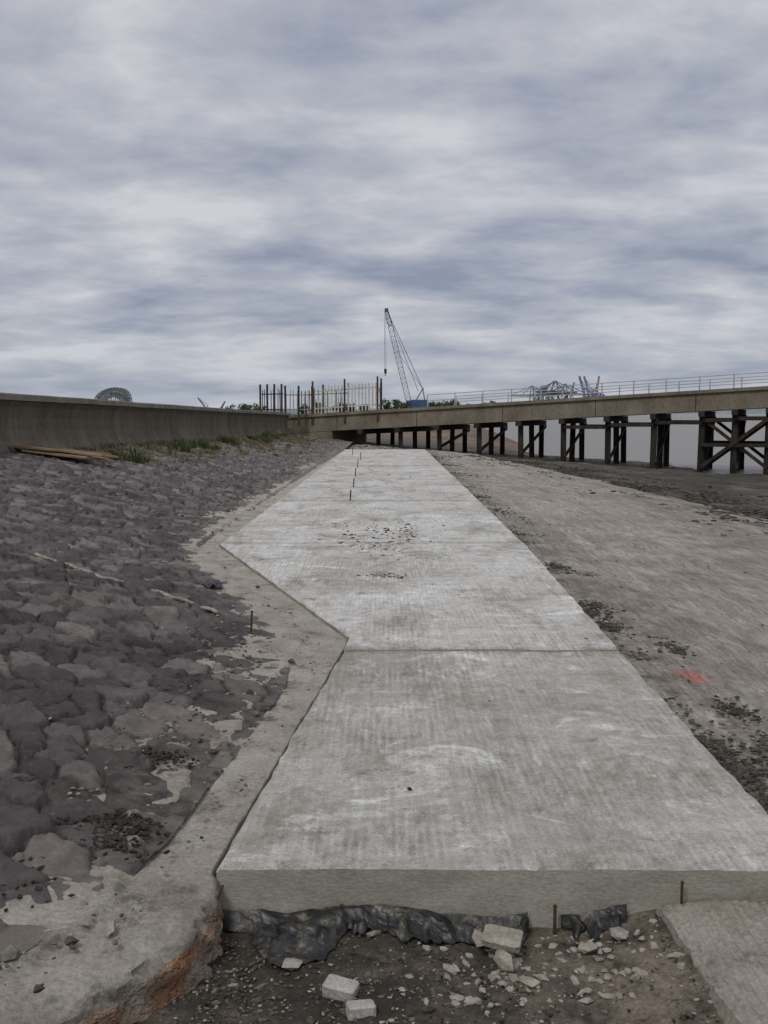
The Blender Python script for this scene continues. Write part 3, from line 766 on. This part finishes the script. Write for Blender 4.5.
# ------------------------------------------------------------------ distant dock cranes
def sts(name,x,y,s,mat,ang=0,up=True,boomup=70):
    g=Geo(); R=Matrix.Rotation(ang,3,'Z')
    def T(a): v=R@(Vector(a)*s); return Vector((x+v.x,y+v.y,-1.6+v.z))
    def bm(a,b_,w): g.beam(T(a),T(b_),w*s)
    for sy in(-8,8):
        for sx in(-8,8): bm((sx,sy,0),(sx,sy,30),1.7)
        bm((-8,sy,14),(8,sy,14),1.2); bm((-8,sy,30),(8,sy,30),1.6)
        bm((-8,sy,0),(8,sy,14),.7); bm((8,sy,0),(-8,sy,14),.7); bm((-8,sy,14),(8,sy,30),.7)
        bm((-8,sy,30),(8,sy*.3,46),1.1); bm((8,sy,30),(8,sy*.3,46),1.2)
    for sx in(-8,8): bm((sx,-8,14),(sx,8,14),1.2); bm((sx,-8,30),(sx,8,30),1.6)
    bm((-24,0,31),(9,0,31),2.4)
    bm((-24,0,31),(8,0,46),.6)
    if up:
        a=math.radians(boomup); tip=(9+38*math.cos(a),0,31+38*math.sin(a))
    else: tip=(45,0,31)
    lattice(g,T((9,0,31)),T(tip),3*s,2*s,9,.42*s)
    bm((8,0,46),tip,.8); bm((8,0,46),(9+.5*(tip[0]-9),0,31+.5*(tip[2]-31)),.8)
    bm((8,0,46),(-20,0,31),.8)
    g.box(T((-12,0,34)),(7*s,5*s,5*s))
    return g.obj(name,mat)
def bx(px,y): return (px-384)/1000*y
Yd=1700
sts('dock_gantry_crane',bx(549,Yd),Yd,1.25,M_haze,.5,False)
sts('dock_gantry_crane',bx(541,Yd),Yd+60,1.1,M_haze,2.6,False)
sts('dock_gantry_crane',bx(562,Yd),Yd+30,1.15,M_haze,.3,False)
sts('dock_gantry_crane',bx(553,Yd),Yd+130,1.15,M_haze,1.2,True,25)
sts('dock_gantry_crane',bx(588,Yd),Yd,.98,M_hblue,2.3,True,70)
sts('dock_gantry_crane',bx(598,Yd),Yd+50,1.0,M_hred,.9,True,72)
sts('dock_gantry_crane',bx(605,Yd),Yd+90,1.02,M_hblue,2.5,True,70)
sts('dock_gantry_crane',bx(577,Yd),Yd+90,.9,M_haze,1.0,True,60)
g=Geo(); y0=1200; cx=bx(115,y0)
for dy in(-8,0,8):
    prev=None
    for k in range(17):
        a=math.pi*k/16; p=Vector((cx+20*math.cos(a),y0+dy,15+16*math.sin(a)**.8*(1+.22*math.cos(a)))); q=Vector((cx+13*math.cos(a),y0+dy,9+12*math.sin(a)))
        g.beam(p,q,.5)
        if prev: g.beam(prev[0],p,1.0); g.beam(prev[1],q,.7); g.beam(prev[0],q,.5); g.beam(prev[1],p,.5)
        prev=(p,q)
    for k in range(9): xx=cx-20+k*5; g.beam(Vector((xx,y0+dy,-2)),Vector((xx,y0+dy,15+12*math.sin(math.acos(max(-1,min(1,(xx-cx)/20)))))),.5)
    for h in(6,11,16,21): g.beam(Vector((cx-18,y0+dy,h)),Vector((cx+18,y0+dy,h)),.6)
    for k in range(8):
        xx=cx-20+k*5; g.beam(Vector((xx,y0+dy,6)),Vector((xx+5,y0+dy,16)),.5); g.beam(Vector((xx+5,y0+dy,6)),Vector((xx,y0+dy,16)),.5)
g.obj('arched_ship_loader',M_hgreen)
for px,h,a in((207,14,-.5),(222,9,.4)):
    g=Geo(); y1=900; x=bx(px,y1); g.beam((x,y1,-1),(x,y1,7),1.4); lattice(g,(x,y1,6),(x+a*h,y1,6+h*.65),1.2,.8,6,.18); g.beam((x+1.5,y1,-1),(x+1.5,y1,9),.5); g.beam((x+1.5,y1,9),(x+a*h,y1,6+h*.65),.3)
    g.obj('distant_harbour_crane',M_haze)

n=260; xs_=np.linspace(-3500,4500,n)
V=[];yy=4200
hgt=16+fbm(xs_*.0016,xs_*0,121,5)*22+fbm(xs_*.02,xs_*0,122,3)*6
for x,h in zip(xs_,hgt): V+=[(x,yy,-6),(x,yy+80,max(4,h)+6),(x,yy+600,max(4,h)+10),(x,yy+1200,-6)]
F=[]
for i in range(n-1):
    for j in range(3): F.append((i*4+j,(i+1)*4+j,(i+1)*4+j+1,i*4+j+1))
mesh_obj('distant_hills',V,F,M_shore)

# ------------------------------------------------------------------ distant trees (one mass)
def trees(name,specs):
    g=Geo()
    for (x,y,z,h,w) in specs:
        g.beam((x,y,z),(x,y,z+h*.55),w*.09,n=6,mi=1,w2=.5)
        for k in range(5):
            a=random.uniform(0,6.28); g.beam((x,y,z+h*random.uniform(.25,.5)),(x+math.cos(a)*w*.35,y+math.sin(a)*w*.35,z+h*random.uniform(.6,.85)),w*.03,n=4,mi=1,w2=.4)
        cl=[(random.gauss(0,w*.25),random.gauss(0,w*.25),random.uniform(.35,.85)*h,random.uniform(.16,.3)*w) for _ in range(14)]
        for cx_,cy_,cz_,r in cl:
            for _ in range(60):
                d=Vector((random.gauss(0,1),random.gauss(0,1),random.gauss(0,.8))).normalized()*r*random.uniform(.5,1.1)
                p=Vector((x+cx_,y+cy_,z+cz_))+d; s_=random.uniform(.03,.07)*w
                a=Vector((random.gauss(0,1),random.gauss(0,1),random.gauss(0,1))).normalized(); b2=a.orthogonal().normalized()
                g.add([p-a*s_-b2*s_*.6,p+a*s_-b2*s_*.4,p+a*s_*.7+b2*s_,p-a*s_*.6+b2*s_*.7],[(0,1,2,3)],0)
    return g.obj(name,[M_leaf,M_bark])
sp=[]
for px in(386,391,396,401,404): sp.append((bx(px,230),230+random.uniform(-6,6),.0,random.uniform(4.0,5.4),random.uniform(2.2,3)))
for px in(305,318,340,352,365): sp.append((bx(px,260),262+random.uniform(-6,6),.0,random.uniform(3.6,5.8),3))
for px in(232,241,247,253,259): sp.append((bx(px,150),150+random.uniform(-4,4),.2,random.uniform(2.4,3.1),1.7))
for px in(432,440,428,446,455,470,490): sp.append((bx(px,420),420,.0,random.uniform(5,7.5),5))
trees('distant_trees',sp)

# ------------------------------------------------------------------ grass / weeds at the wall foot
def tufts(name,spots,mats,hmin,hmax,nb=26):
    g=Geo()
    for (x,y,z,sc) in spots:
        for _ in range(nb):
            a=random.uniform(0,6.28); r=random.uniform(0,.09)*sc; bx_=x+math.cos(a)*r*1.6; by_=y+math.sin(a)*r*1.6
            h=random.uniform(hmin,hmax)*sc; ln=random.uniform(.1,.5)*h; w=.007*sc+.004
            p=Vector((bx_,by_,z-.02)); m=Vector((bx_+math.cos(a)*ln*.4,by_+math.sin(a)*ln*.4,z+h*.65)); t_=Vector((bx_+math.cos(a)*ln,by_+math.sin(a)*ln,z+h))
            sd=Vector((-math.sin(a+.7),math.cos(a+.7),0))*w
            mi=0 if random.random()<.75 else 1
            g.add([p-sd,p+sd,m+sd*.8,m-sd*.8,t_],[(0,1,2,3),(3,2,4)],mi)
    return g.obj(name,mats)
S=[]
for i in range(650):
    y=19+random.random()**.8*36; xw=float(XW(y)); x=xw+.15+abs(random.gauss(0,.5+.014*y))
    if vnoise(np.array(x*1.1),np.array(y*.4),131)<.5: continue
    if x>float(XT(y))-.2: continue
    S.append((x,y,rev_z(x,y)-.03,random.uniform(.4,1.0)))
tufts('rough_grass',S,[M_dry,M_grass],.07,.22)
S=[]
for i in range(600):
    y=20+random.random()*34; xw=float(XW(y)); x=xw+.2+abs(random.gauss(0,1.4)); 
    if x>float(XT(y))-.2: continue
    S.append((x,y,rev_z(x,y)-.03,random.uniform(.4,1.0)))
tufts('dry_grass',S,[M_dry,M_grass],.05,.16)
S=[(bx(px,y)+random.gauss(0,.2),y+random.gauss(0,.4),0,random.uniform(.8,1.4)) for px,y in((182,27),(188,29),(265,42),(258,40),(270,45),(232,34),(205,30),(125,21)) for _ in range(7)]
S=[(x,y,rev_z(x,y)-.03,s_) for x,y,_,s_ in S if x>float(XW(y))+.1]
tufts('weed_clump',S,[M_grass,M_grass],.12,.3,34)

# ------------------------------------------------------------------ world
w=bpy.data.worlds.new("World"); scene.world=w; w.use_nodes=True; nt=w.node_tree; L=nt.links.new
bg=nt.nodes['Background']; bg.inputs['Strength'].default_value=.1
sky=nd(nt,'ShaderNodeTexSky',sky_type='NISHITA'); sky.sun_disc=False
SE,SR=math.radians(52),math.radians(215); sky.sun_elevation=SE; sky.sun_rotation=SR
tc=nd(nt,'ShaderNodeTexCoord'); sp=nd(nt,'ShaderNodeSeparateXYZ'); L(tc.outputs['Generated'],sp.inputs[0])
zc=math_(nt,'ADD',math_(nt,'MAXIMUM',sp.outputs['Z'],0),.19)
U_=math_(nt,'DIVIDE',sp.outputs['X'],zc); V_=math_(nt,'DIVIDE',sp.outputs['Y'],zc)
cb=nd(nt,'ShaderNodeCombineXYZ'); L(math_(nt,'MULTIPLY',U_,1.15),cb.inputs[0]); L(math_(nt,'MULTIPLY',V_,1.5),cb.inputs[1])
mpn=nd(nt,'ShaderNodeMapping'); mpn.inputs['Location'].default_value=(5.6,8.3,0); mpn.inputs['Rotation'].default_value=(0,0,.2); L(cb.outputs[0],mpn.inputs[0])
n1=noise(nt,mpn.outputs[0],.9,3,.5,.2); n2=noise(nt,mpn.outputs[0],2.3,7,.55,.25)
n3=noise(nt,mpn.outputs[0],7,7,.6,.3)
n=math_(nt,'ADD',math_(nt,'ADD',math_(nt,'MULTIPLY',n1,.46),math_(nt,'MULTIPLY',n2,.42)),math_(nt,'MULTIPLY',n3,.12))
cl=ramp(nt,n,[(.38,(2.6,2.95,3.85)),(.45,(3.6,3.85,4.65)),(.53,(4.85,4.98,5.5)),(.61,(6.3,6.35,6.7))])
hz=ramp(nt,sp.outputs['Z'],[(0,.5),(.1,0.)])
cl=mixc(nt,hz,cl,(4.2,4.7,5.5))
zen=ramp(nt,sp.outputs['Z'],[(.4,(1.,1.,1.)),(.85,(1.8,1.75,1.65))])
cl=mixc(nt,1.0,cl,zen,'MULTIPLY')
out=mixc(nt,.94,sky.outputs[0],cl)
L(out,bg.inputs['Color'])

sd=bpy.data.lights.new('sun','SUN'); sd.energy=1.5; sd.angle=math.radians(14); sd.color=(1,.95,.87)
so=bpy.data.objects.new('sun',sd); COL.objects.link(so)
dirv=Vector((math.sin(SR)*math.cos(SE),math.cos(SR)*math.cos(SE),math.sin(SE)))
so.rotation_euler=dirv.to_track_quat('Z','Y').to_euler()

cd=bpy.data.cameras.new('camera'); cd.sensor_fit='VERTICAL'; cd.sensor_height=36; cd.sensor_width=27; cd.lens=35.16; cd.clip_end=20000; cd.clip_start=.05
co=bpy.data.objects.new('camera',cd); COL.objects.link(co); co.location=(0,0,1.6); co.rotation_euler=(math.radians(90-5.65),0,0); scene.camera=co
scene.view_settings.view_transform='Standard'; scene.view_settings.look='None'; scene.view_settings.exposure=0
